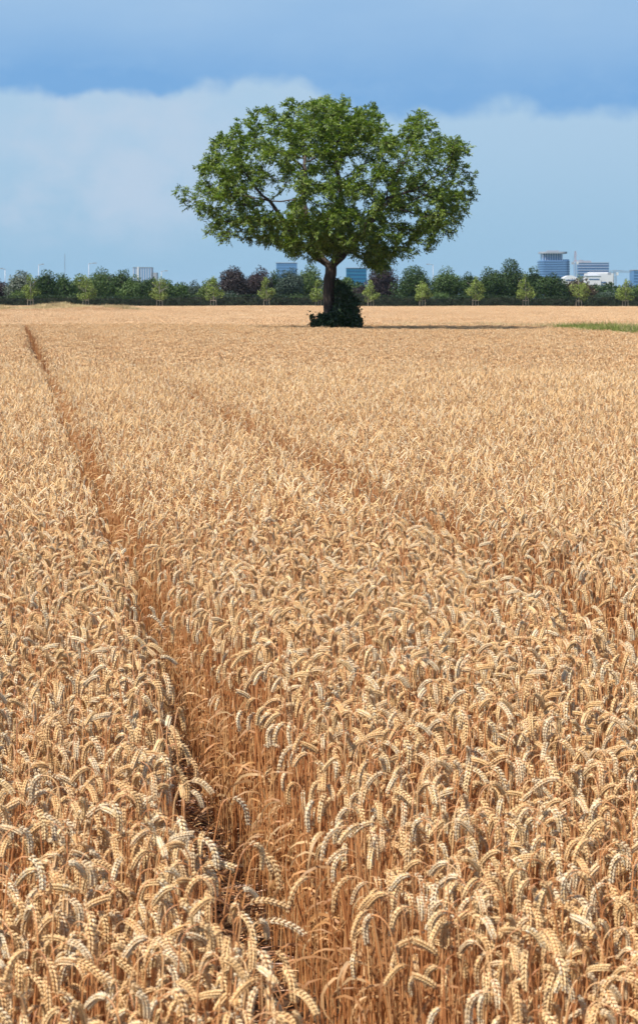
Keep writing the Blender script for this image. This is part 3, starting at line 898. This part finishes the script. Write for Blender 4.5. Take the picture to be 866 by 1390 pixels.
BG = [
 (-18, 12, 377, 290, 'maroon', 'dark wine-red shrubby tree cut by the left edge of the photo'),
 (10, 48, 366, 284, 'silver', 'tree speckled with pale silvery leaves near the left edge'),
 (44, 77, 365, 281, 'dark', 'dark olive-green rounded tree right of the silvery speckled tree'),
 (70, 102, 370, 287, 'mid', 'mid-green tree between the dark olive tree and the bright green tree'),
 (94, 128, 371, 292, 'bright', 'bright yellow-green tree just behind the second young staked tree'),
 (118, 160, 363, 298, 'mid', 'broad fresh-green tree, tallest in the left third of the tree line'),
 (150, 180, 366, 283, 'dark', 'dark green tree left of the striped apartment block'),
 (162, 200, 373, 280, 'mid', 'green round tree in front of the striped apartment block'),
 (186, 216, 377, 276, 'dark', 'dark low tree in front of the right end of the striped apartment block'),
 (210, 240, 378, 284, 'mid', 'green tree right of the striped apartment block behind the hedge'),
 (236, 258, 384, 286, 'mid', 'low green tree in the gap right of the apartment block trees'),
 (254, 276, 380, 296, 'blue', 'blue-green low tree left of the two wine-red trees'),
 (270, 300, 377, 289, 'bright', 'yellow-green tree touching the left wine-red tree'),
 (297, 337, 361, 283, 'maroon', 'dark wine-red round tree, left one of the pair left of the lone tree'),
 (331, 368, 361, 286, 'maroon', 'dark wine-red tree, right one of the pair left of the lone tree'),
 (360, 386, 366, 290, 'dark', 'narrow dark green tree right of the wine-red pair'),
 (376, 410, 363, 284, 'blue', 'blue-green tree under the left limb of the lone tree'),
 (402, 436, 358, 292, 'mid', 'green tree directly left of the trunk of the lone tree, seen through its crown'),
 (452, 482, 376, 286, 'mid', 'green tree directly behind the trunk and dark bush of the lone tree'),
 (478, 502, 386, 282, 'maroon', 'low dark purplish tree before the teal glass building'),
 (499, 545, 358, 288, 'maroon', 'large blackish purple tree right of the teal glass building'),
 (536, 586, 360, 283, 'dark', 'dark green tree under the right edge of the crown of the lone tree'),
 (583, 630, 361, 288, 'mid', 'wide green tree just right of the crown of the lone tree'),
 (624, 650, 369, 296, 'dark', 'small dark tree between two wider green trees right of the lone tree'),
 (644, 690, 362, 281, 'dark', 'broad dark green tree left of the tallest tree'),
 (672, 714, 350, 292, 'dark', 'tallest tree of the tree line, dark green with pointed top'),
 (706, 734, 361, 297, 'dark', 'dark tree between the tallest tree and the round office tower'),
 (730, 770, 370, 282, 'dark', 'round dark green tree right in front of the office tower'),
 (764, 806, 375, 284, 'rust', 'reddish brown and green tree in front of the white building'),
 (856, 900, 377, 282, 'mid', 'green tree cut by the right edge of the photo'),
]
for i, (a, b, t, D, k, lab) in enumerate(BG):
    bg_tree(a, b, t, D, k, lab, 100 + i)
BG2 = [
 (796, 822, 384, 620, 'blue', 'hazy blue-green tree below the white building'),
 (818, 842, 387, 640, 'blue', 'small hazy tree below the mast of the right crane'),
 (838, 862, 380, 660, 'blue', 'hazy blue-green tree left of the dark building at the right edge'),
 (166, 180, 365, 700, 'dark', 'distant dark rounded tree just left of the striped apartment block'),
 (232, 262, 382, 700, 'blue', 'distant hazy tree line clump between apartment block and yellow-green tree'),
]
for i, (a, b, t, D, k, lab) in enumerate(BG2):
    bg_tree(a, b, t, D, k, lab, 300 + i, leaf=0.5, n=1600, group='distant hazy trees')
def wood():
    r = np.random.default_rng(77); D = 430.0
    p = at(433, D); gz = float(terrain(p.x, p.y))
    n = 42000
    X = r.uniform(-105, 105, n)
    tp = 4.6 + 1.0 * np.sin(X * 0.13 + 1) + 0.8 * np.sin(X * 0.31) + 0.5 * np.sin(X * 0.83 + 2) + 0.3 * np.sin(X * 2.1)
    Z = tp * r.random(n) ** 0.7; Y = r.uniform(-4, 4, n)
    me = leaf_mesh('distant_wood', np.stack([X, Y, Z], 1), rand_dirs(r, n), rand_dirs(r, n, 0.4), r.uniform(0.35, 0.7, n), r.uniform(0.3, 0.5, n), M['dark'])
    o = bpy.data.objects.new('distant_wood', me); COL.objects.link(o); o.location = (p.x, p.y, gz); o.rotation_euler = (0, 0, -YAW)
    tag(o, 'dark far-off undergrowth and wood closing the gaps behind the tree line', 'wood', kind='stuff')
wood()
# shrubs in front of / over the hedge
SH = [
 (296, 332, 393, 272, 'blue', 'grey-green shrub under the left wine-red tree'),
 (388, 418, 397, 272, 'mid', 'light green flat shrub left of the trunk of the lone tree'),
 (14, 40, 392, 272, 'bright', 'bright green shrub under the silvery speckled tree'),
 (78, 140, 396, 272, 'mid', 'long green shrub under the bright yellow-green tree'),
 (585, 615, 396, 272, 'mid', 'green shrub under the wide green tree right of the lone tree'),
 (805, 850, 393, 272, 'blue', 'pale grey-green shrub under the hazy trees at the right'),
]
for i, (a, b, t, D, k, lab) in enumerate(SH):
    bg_tree(a, b, t, D, k, lab, 500 + i, name='shrub', cat='shrub', n=1500, leaf=0.2, group='shrubs along the hedge')
YT = [(42, 373, 'young pale-green staked tree before the silvery and dark olive trees, leftmost of the row'),
      (117, 374, 'young staked tree before the bright yellow-green tree, second from the left'),
      (217, 374, 'young staked tree right of the striped apartment block'),
      (290, 377, 'young staked tree left of the two wine-red trees'),
      (362, 377, 'young bright staked tree in front of the right wine-red tree'),
      (432, 379, 'young staked tree half hidden by the trunk of the lone tree'),
      (503, 380, 'young pale staked tree before the blackish purple tree, right of the dark bush'),
      (573, 381, 'young staked tree below the right edge of the crown of the lone tree'),
      (645, 377, 'young staked tree left of the tallest tree'),
      (713, 374, 'young staked tree between the tallest tree and the office tower'),
      (785, 373, 'young staked tree before the reddish brown tree and white building'),
      (848, 379, 'young staked tree below the right crane, rightmost of the row')]
for i, (px, t, lab) in enumerate(YT):
    hw = (15, 18, 17, 17, 14, 13, 14, 15, 17, 16, 18, 15)[i]
    bg_tree(px - hw, px + hw, t, 258, 'young', lab, 700 + i, shape='young', name='young_tree', leaf=0.2, group='young staked trees before the hedge')

# clipped hedge all along the far edge of the field
def hedge():
    r = np.random.default_rng(9)
    D = 264.0
    p = at(433, D); root = empty('hedge', (p.x, p.y, float(terrain(p.x, p.y))), -YAW)
    tag(root, 'long dark green clipped hedge along the far edge of the field', 'hedge')
    x0, x1 = -56, 56
    topf = lambda x: 2.30 + 0.10 * np.sin(x * 0.31) + 0.07 * np.sin(x * 1.3 + 1) + 0.10 * np.sin(x * 0.11 + 2)
    n = 26000
    X = r.uniform(x0, x1, n); t = r.random(n)
    Z = np.where(t < 0.25, topf(X) - 0.12 * r.random(n), topf(X) * r.random(n) ** 0.9)
    Y = np.where(t < 0.25, r.uniform(-0.75, 0.75, n), -0.75 + 0.2 * r.random(n) ** 2 + 0.12 * np.sin(X * 2.1) * np.sin(Z * 2))
    spike = r.random(n) < 0.03; Z[spike] += 0.25 * r.random(spike.sum())
    C = np.stack([X, Y, Z], 1); d = rand_dirs(r, n, 0.3); d[:, 1] -= 0.4
    me = leaf_mesh('foliage', C, d, rand_dirs(r, n, 0.5), r.uniform(0.10, 0.2, n), r.uniform(0.07, 0.13, n), M['hedge'])
    o = bpy.data.objects.new('foliage', me); COL.objects.link(o); o.parent = root
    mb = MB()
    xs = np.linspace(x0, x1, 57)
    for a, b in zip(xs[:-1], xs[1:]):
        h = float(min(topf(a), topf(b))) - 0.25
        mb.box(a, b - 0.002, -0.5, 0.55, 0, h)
    mb.build('dark_core', plain('hedge_dark_core', (0.03, 0.035, 0.018), 0.95, noise=0.5, scale=4), root)  # solid dark boxes stand in for the shaded inside of the hedge
hedge()

# ------------------------------------------------------------------ town on the horizon
M['glass_blue'] = plain('glass_blue', (0.06,0.17,0.33), 0.3, spec=0.6)
M['band'] = plain('facade_band', (0.13,0.27,0.46), 0.5, noise=0.1)
M['pale'] = plain('pale_wall', (0.42,0.46,0.54), 0.7, noise=0.06, scale=0.1)  # tinted towards sky blue, part of the haze is painted in
M['white'] = plain('white_wall', (0.62,0.62,0.62), 0.6, noise=0.05, scale=0.1)
M['grey'] = plain('grey_wall', (0.30,0.32,0.36), 0.7, noise=0.08, scale=0.1)
M['teal'] = plain('teal_glass', (0.01,0.13,0.25), 0.3, spec=0.5)
M['bluewall'] = plain('hazy_blue_wall', (0.09,0.22,0.42), 0.5)  # blue wall shifted towards the sky, distance haze put into the colour
M['steel'] = plain('galvanised_steel', (0.35,0.36,0.38), 0.5, metal=0.6)
M['red'] = plain('crane_red', (0.45,0.12,0.07), 0.6)
M['window'] = plain('window_glass', (0.05,0.12,0.25), 0.25, spec=0.7)

def site(px, D):
    p = at(px, D); p.z = 0.42
    return p
def bx(root, name, mat, D, cpx, px0, px1, py0, py1, dep0, dep1):
    """box given by photo columns/rows; root stands at column cpx"""
    s = D / F
    mb = MB(); mb.box((px0 - cpx) * s, (px1 - cpx) * s, dep0, dep1, zof(py1, D) - 0.42, zof(py0, D) - 0.42)
    return mb.build(name, mat, root)

D1 = 1700.0
s1 = D1 / F
# office tower with overhanging roof slab
t = empty('office_tower', site(753, D1), -YAW)
tag(t, 'tall blue glass office tower with overhanging flat roof, right half of the skyline', 'office tower')
def rounded(w, d, n=10, c=0.35):
    pts = []
    for (sx, sy, a0) in ((1,-1,-90),(1,1,0),(-1,1,90),(-1,-1,180)):
        for k in range(n // 2 + 1):
            a = math.radians(a0 + 90 * k / (n // 2)); rr = min(w, d) * c
            pts.append((sx * (w - rr) + rr * math.cos(a), sy * (d - rr) + rr * math.sin(a)))
    return pts
zz = lambda py, D=D1: zof(py, D) - 0.42
mb = MB(); mb.prism([(x - 0*s1, y + 12) for x, y in rounded(20.3*s1, 12)], 0, zz(353.5)); body = mb.build('wall', M['band'], t)
for k in range(7):
    y0 = 376 - 3.3 * k
    mb = MB(); mb.prism([(x, y + 12) for x, y in rounded(20.3*s1 + 0.25, 12.25)], zz(y0), zz(y0 - 1.6)); mb.build('window_band', M['window'], t)
mb = MB(); mb.prism([(x - 3.2*s1, y + 12) for x, y in rounded(13.5*s1, 9)], zz(353.5) + 0.01, zz(344.0)); mb.build('top_floor', M['glass_blue'], t)
mb = MB(); 
for k in range(9):
    x = -16.2*s1 + k * 3.3*s1
    mb.box(x - 0.3, x + 0.3, 2.2, 2.8, zz(353.4), zz(344.0))
mb.build('columns', M['pale'], t)
mb = MB(); mb.prism([(x - 1.0*s1, y + 12) for x, y in rounded(18.5*s1, 12.5, c=0.5)], zz(344.0) + 0.01, zz(341.6)); mb.build('roof', M['grey'], t)
mb = MB(); mb.box(-9*s1, 7*s1, 8, 16, zz(341.6) + 0.02, zz(339.6)); mb.build('roof_plant', M['grey'], t)
mb = MB(); mb.box(12*s1, 20*s1, 4, 20, zz(353.5) + 0.01, zz(352.0)); mb.build('parapet', M['band'], t)

# office slab right of it
D2 = 1760.0; s2 = D2 / F
t = empty('office_block', site(804, D2), -YAW)
tag(t, 'grey-blue flat-roofed office block between the two cranes, right of the office tower', 'office building')
bx(t, 'wall', M['band'], D2, 804, 783, 826, 357, 400, 0, 26)
for k in range(5):
    y1 = 361.4 + k * 3.7
    bx(t, 'window_band', M['window'], D2, 804, 784.0, 825.4, y1 - 1.5, y1 + 0.4, -0.12, 3)
for k in range(4):
    y1 = 359.2 + k * 3.7
    bx(t, 'balustrade', M['pale'], D2, 804, 783.4, 825.8, y1 - 0.2, y1 + 0.55, -0.3, 1)
bx(t, 'roof_plant', M['grey'], D2, 804, 789, 803, 353.6, 356.98, 5, 20)
bx(t, 'roof', M['grey'], D2, 804, 782.8, 826.2, 356.4, 356.99, -0.4, 26.4)
# white low building
D3 = 1500.0
t = empty('white_building', site(812, D3), -YAW)
tag(t, 'low stepped white building in front of the grey-blue office block', 'building')
bx(t, 'wall', M['white'], D3, 812, 797, 833, 371, 405, 0, 20)
bx(t, 'side_wing', M['white'], D3, 812, 791, 812, 375, 405, -12, -0.01)
bx(t, 'upper_floor', M['white'], D3, 812, 801, 826, 369.2, 370.98, 3, 18)
for (x0, x1, y0) in ((796, 810, 378.5), (798, 822, 382.5), (798, 822, 386.5)):
    bx(t, 'window_band', M['window'], D3, 812, x0, x1, y0, y0 + 1.5, -12.2 if x0 == 796 else -0.2, -10 if x0 == 796 else 1)
bx(t, 'roof', M['pale'], D3, 812, 790.6, 812.4, 374.4, 374.98, -12.4, 0)
t = empty('white_hall', site(774, D3), -YAW)
tag(t, 'small white curved-roof hall right under the office tower', 'building')
mb = MB(); s3 = D3 / F
prof = [(-9*s3, 0)] + [(-9*s3 + 18*s3*k/10, zz(379, D3) + (zz(373.8, D3) - zz(379, D3)) * math.sin(math.pi * (0.12 + 0.76*k/10))) for k in range(11)] + [(9*s3, 0)]
npf = len(prof)
mb.add([(x, 0, z) for x, z in prof] + [(x, 18, z) for x, z in prof], [tuple(range(npf)), tuple(range(2*npf-1, npf-1, -1))] + [((i+1) % npf, i, i+npf, (i+1) % npf + npf) for i in range(npf)])
mb.build('wall', M['white'], t)
bx(t, 'window_band', M['window'], D3, 774, 767.5, 780, 379.5, 381, -0.2, 1)
# dark building at right edge
t = empty('dark_building', site(868, D3), -YAW)
tag(t, 'dark blue-green building cut by the right edge, above the tree tops', 'building')
bx(t, 'wall', M['bluewall'], D3, 868, 859.5, 884, 367, 400, 0, 20)
for k in range(4): bx(t, 'window_band', M['window'], D3, 868, 860, 883.5, 369.5 + 4*k, 371.2 + 4*k, -0.15, 2)
bx(t, 'roof', M['grey'], D3, 868, 859, 884.4, 366.2, 366.98, -0.4, 20.4)
# striped apartment block, left
D4 = 1500.0
t = empty('apartment_block', site(194, D4), -YAW)
tag(t, 'pale apartment block with vertical stripes above the trees, far left of the lone tree', 'apartment block')
bx(t, 'wall', M['pale'], D4, 194, 181, 206, 363.2, 400, 0, 16)
for k in range(7):
    bx(t, 'window_column', M['band'], D4, 194, 182.6 + 3.35*k, 184.2 + 3.35*k, 364.2, 399, -0.2, 2)
bx(t, 'stair_tower', M['white'], D4, 194, 186.6, 189.0, 362.4, 399, -0.6, -0.21)
bx(t, 'side_wing', M['grey'], D4, 194, 206.2, 213, 370, 400, 1, 14)
bx(t, 'roof', M['grey'], D4, 194, 180.7, 206.3, 362.7, 363.18, -0.3, 16.3)
# blue building seen under the left limb
t = empty('blue_building', site(389, D4), -YAW)
tag(t, 'plain blue building seen under the left branches of the lone tree', 'building')
bx(t, 'wall', M['bluewall'], D4, 389, 375, 403, 357, 400, 0, 18)
for k in range(3): bx(t, 'window_band', M['glass_blue'], D4, 389, 376, 402, 359 + 4*k, 360.2 + 4*k, -0.15, 2)
bx(t, 'roof', M['grey'], D4, 389, 374.6, 403.4, 356.4, 356.98, -0.3, 18.3)
# teal building seen right of the trunk
D5 = 900.0
t = empty('teal_building', site(484, D5), -YAW)
tag(t, 'teal glass building seen just right of the trunk of the lone tree', 'building')
bx(t, 'wall', M['teal'], D5, 484, 470, 497.5, 364, 400, 0, 14)
for k in range(4): bx(t, 'window_band', plain('teal_window', (0.01,0.09,0.20), 0.2, spec=0.6), D5, 484, 470.5, 497, 367 + 5*k, 369 + 5*k, -0.1, 2)
bx(t, 'roof', M['grey'], D5, 484, 469.7, 497.8, 363.4, 363.98, -0.2, 14.2)

def lattice(mb, p0, p1, w, step):
    p0 = Vector(p0); p1 = Vector(p1); ax = (p1 - p0); ln = ax.length; ax.normalize()
    u = Vector((0, 1, 0)) if abs(ax.z) < 0.5 else Vector((1, 0, 0)); v = ax.cross(u); h = w / 2
    cs = [u*h + v*h, u*h - v*h, -u*h - v*h, -u*h + v*h]
    for c in cs: mb.tube([p0 + c, p1 + c], [w*0.07]*2, seg=4)
    k = int(ln / step)
    for i in range(k):
        a = p0 + ax * (ln * i / k); b = p0 + ax * (ln * (i + 1) / k)
        for j in range(4):
            q = (j + 1) % 4
            mb.tube([a + cs[j if i % 2 else q], b + cs[q if i % 2 else j]], [w*0.045]*2, seg=3)
def crane(px, D, ytop, yj, jib, cjib, label, red):
    s = D / F
    t = empty('tower_crane', site(px, D), -YAW)
    tag(t, label, 'crane')
    mt = M['red'] if red else M['steel']
    zj = zof(yj, D) - 0.42; zt = zof(ytop, D) - 0.42
    m = MB(); lattice(m, (0,0,0), (0,0,zj), 1.9, 2.2); m.build('mast', M['pale'] if red else M['steel'], t)
    m = MB(); lattice(m, (0, 0, zj + 0.4), (jib[0]*s, jib[1]*s, zj + 0.4), 1.3, 1.8); m.build('jib', mt, t)
    m = MB(); lattice(m, (0, 0, zj + 0.4), (cjib[0]*s, cjib[1]*s, zj + 0.4), 1.3, 1.8); m.build('counter_jib', mt, t)
    m = MB(); lattice(m, (0, 0, zj), (0, 0, zt), 1.0, 1.6); m.build('tower_head', mt, t)
    m = MB(); m.box(cjib[0]*s - 1.2, cjib[0]*s + 1.2, cjib[1]*s - 1, cjib[1]*s + 1, zj - 2.2, zj - 0.3); m.build('counterweight', M['grey'], t)
    m = MB(); m.box(0.9, 2.6, -1.0, 0.9, zj - 2.4, zj - 0.05); m.build('cab', M['white'], t)
    m = MB(); m.tube([(0,0,zt), (jib[0]*s*0.7, jib[1]*s*0.7, zj + 0.9)], [0.12, 0.12], seg=4); m.tube([(0,0,zt), (cjib[0]*s*0.9, cjib[1]*s*0.9, zj + 0.9)], [0.12, 0.12], seg=4); m.build('stay_cable', M['steel'], t)
crane(780.5, 1620, 341, 355, (2.5, -55), (-1.0, 18), 'tall crane with red head and pale mast standing between the tower and the office block', True)
crane(834, 1450, 366.5, 369.5, (24, 10), (-8, -4), 'crane with long thin jib reaching right, right of the white building', False)

def lamp_post(px, ytop, D, arm, label):
    p = at(px, D); p.z = 0.42
    H = zof(ytop, D) - 0.42
    t = empty('street_lamp', p, -YAW)
    tag(t, label, 'street lamp', 'street lamps behind the tree line')
    m = MB(); m.tube([(0,0,0),(0,0,H*0.5),(0,0,H-0.05)], [0.08,0.06,0.045], seg=8); m.build('pole', M['steel'], t, True)
    m = MB(); m.tube([(0,0,H-0.1),(arm*0.5,0,H+0.02),(arm*0.95,0,H+0.03)], [0.05,0.045,0.04], seg=6); m.build('arm', M['steel'], t, True)
    m = MB(); m.box(min(arm*0.8, arm*1.5), max(arm*0.8, arm*1.5), -0.18, 0.18, H - 0.03, H + 0.12); m.build('lamp_head', M['grey'], t)
lamp_post(53, 359, 315, 0.6, 'street lamp rising above the dark olive tree near the left edge')
lamp_post(121, 357.5, 315, 0.9, 'street lamp above the broad fresh-green tree, arm pointing right')
lamp_post(219.5, 368, 315, 0.7, 'street lamp right of the striped apartment block')
lamp_post(7.5, 365, 300, -0.5, 'street lamp next to the left edge of the photo')
lamp_post(587.5, 359, 330, -0.8, 'street lamp just right of the crown of the lone tree')
t = empty('radio_mast', site(88.5, 1500), -YAW)
tag(t, 'very thin tall radio mast far behind the trees at the left', 'mast')
m = MB(); lattice(m, (0,0,0), (0,0,zof(347,1500)), 0.55, 2.0); m.build('mast', M['steel'], t)
m = MB(); m.tube([(0,0,zof(347,1500)), (0,0,zof(344,1500))], [0.15,0.05], seg=5); m.build('antenna', M['steel'], t)

# ------------------------------------------------------------------ haze
HAZE = 0.00006
hm, nt, out = new_mat('haze')
pv = N(nt, 'ShaderNodeVolumePrincipled', inp={'Color': (0.62, 0.78, 0.98, 1), 'Density': HAZE, 'Anisotropy': 0.0})
L(nt, pv.outputs[0], out.inputs['Volume'])
mb = MB(); mb.box(-4200, 4200, -200, 6500, -1.2, 62)
o = mb.build('haze', hm); tag(o, kind='stuff'); 
o.rotation_euler = (0, 0, -YAW)
o['label'] = 'thin bluish haze over the far town'

# ------------------------------------------------------------------ sky and sun
SUN_EL = math.radians(58); SUN_AZ = math.radians(math.degrees(YAW) + 180 + 50)
w = bpy.data.worlds.new('World'); scene.world = w; w.use_nodes = True
nt = w.node_tree; nt.nodes.clear()
wo = N(nt, 'ShaderNodeOutputWorld'); bg = N(nt, 'ShaderNodeBackground', inp={'Strength': 0.1})
sky = N(nt, 'ShaderNodeTexSky', sky_type='NISHITA', sun_disc=False, sun_elevation=SUN_EL, sun_rotation=SUN_AZ, air_density=1.0, dust_density=0.6, ozone_density=1.5)
tc = N(nt, 'ShaderNodeTexCoord'); sp = N(nt, 'ShaderNodeSeparateXYZ'); L(nt, tc.outputs['Generated'], sp.inputs[0])
elev = math_n(nt, 'MULTIPLY', math_n(nt, 'ARCSINE', sp.outputs[2]), 57.2958)
az = math_n(nt, 'SUBTRACT', math_n(nt, 'MULTIPLY', math_n(nt, 'ARCTAN2', sp.outputs[0], sp.outputs[1]), 57.2958), math.degrees(YAW))
def sstep(e0, e1, x):
    n = nt.nodes.new('ShaderNodeMapRange'); n.interpolation_type = 'SMOOTHSTEP'
    for i, v in ((0, x), (1, e0), (2, e1)):
        if isinstance(v, (int, float)): n.inputs[i].default_value = v
        else: nt.links.new(v, n.inputs[i])
    return n.outputs[0]
def wnoise(sx, sy, sz, detail, off=0.0, rough=0.5):
    mp = N(nt, 'ShaderNodeMapping', inp={'Scale': (sx, sy, sz), 'Location': (off, off * 0.7, off * 1.3)}); L(nt, tc.outputs['Generated'], mp.inputs[0])
    nz = N(nt, 'ShaderNodeTexNoise', inp={'Scale': 1.0, 'Detail': detail, 'Roughness': rough}); L(nt, mp.outputs[0], nz.inputs['Vector'])
    return nz.outputs[0]
def lin(r, g, b):
    f = lambda c: (c/255/12.92) if c/255 <= 0.04045 else ((c/255+0.055)/1.055)**2.4
    k = 10 / 2 ** 0.72
    return (f(r)*k, f(g)*k, f(b)*k)
n1 = wnoise(22, 22, 26, 5, 3.1, 0.5)
n2 = wnoise(16, 16, 22, 5, 7.7, 0.55)
n3 = wnoise(9, 9, 24, 4, 1.3, 0.5)
# lower edge of the storm cloud
bump = math_n(nt, 'MULTIPLY', sstep(3.4, 0.0, math_n(nt, 'ABSOLUTE', math_n(nt, 'ADD', az, 1.9))), 0.75)
edge = math_n(nt, 'ADD', math_n(nt, 'ADD', math_n(nt, 'MULTIPLY', math_n(nt, 'SUBTRACT', n1, 0.5), 2.1), bump), math_n(nt, 'MULTIPLY_ADD', az, -0.03, 6.02))
soft = math_n(nt, 'MULTIPLY_ADD', sstep(6, -8, az), -0.06, 0.30)
msk = sstep(math_n(nt, 'SUBTRACT', edge, soft), math_n(nt, 'ADD', edge, soft), elev)
up = math_n(nt, 'MULTIPLY', math_n(nt, 'ADD', sstep(5.8, 10.0, elev), math_n(nt, 'MULTIPLY', math_n(nt, 'SUBTRACT', n3, 0.5), 0.9)), 1.0, clamp=True)
storm = mixc(nt, up, lin(122, 172, 222), lin(160, 195, 230))
pale = mixc(nt, sstep(0, 6, elev), lin(151, 192, 220), lin(172, 203, 229))
wis = math_n(nt, 'MULTIPLY', math_n(nt, 'MULTIPLY', sstep(0.38, 0.66, n2), sstep(3.0, -7.0, az)), math_n(nt, 'MULTIPLY', sstep(0.8, 3.0, elev), 0.9))
pale = mixc(nt, wis, pale, lin(188, 208, 229))
n4 = wnoise(40, 40, 60, 6, 2.2, 0.6)
storm = mixc(nt, math_n(nt, 'MULTIPLY', sstep(0.45, 0.75, n4), 0.28), storm, lin(150, 190, 230))
col = mixc(nt, msk, pale, storm)
col = mixc(nt, sstep(12, 26, elev), col, sky.outputs[0])
L(nt, col, bg.inputs[0]); L(nt, bg.outputs[0], wo.inputs[0])

sd = bpy.data.lights.new('sun', 'SUN'); sd.energy = 4.0; sd.angle = math.radians(0.53); sd.color = (1.0, 0.95, 0.87)
so = bpy.data.objects.new('sun', sd); COL.objects.link(so)
dirv = Vector((math.sin(SUN_AZ) * math.cos(SUN_EL), math.cos(SUN_AZ) * math.cos(SUN_EL), math.sin(SUN_EL)))
so.rotation_euler = dirv.to_track_quat('Z', 'Y').to_euler(); so.location = (0, 0, 40)

# ------------------------------------------------------------------ camera
cd = bpy.data.cameras.new('camera'); cam = bpy.data.objects.new('camera', cd); COL.objects.link(cam)
cam.location = (0, 0, EYE)
cam.rotation_euler = (math.pi / 2, 0, -YAW)
cd.sensor_fit = 'VERTICAL'; cd.sensor_height = 38.5; cd.sensor_width = 24
cd.lens = F / 1390 * 38.5
cd.shift_y = -(695 - 408) / 1390
cd.clip_start = 0.1; cd.clip_end = 12000
cd.dof.use_dof = True; cd.dof.focus_distance = 11.0; cd.dof.aperture_fstop = 13
scene.camera = cam

scene.render.engine = 'CYCLES'
cy = scene.cycles
cy.max_bounces = 7; cy.diffuse_bounces = 3; cy.glossy_bounces = 2; cy.transmission_bounces = 4; cy.transparent_max_bounces = 6; cy.volume_bounces = 0
cy.use_denoising = True
vs = scene.view_settings
vs.view_transform = 'Standard'; vs.look = 'None'; vs.exposure = 0.72; vs.gamma = 1.0; vs.use_curve_mapping = False
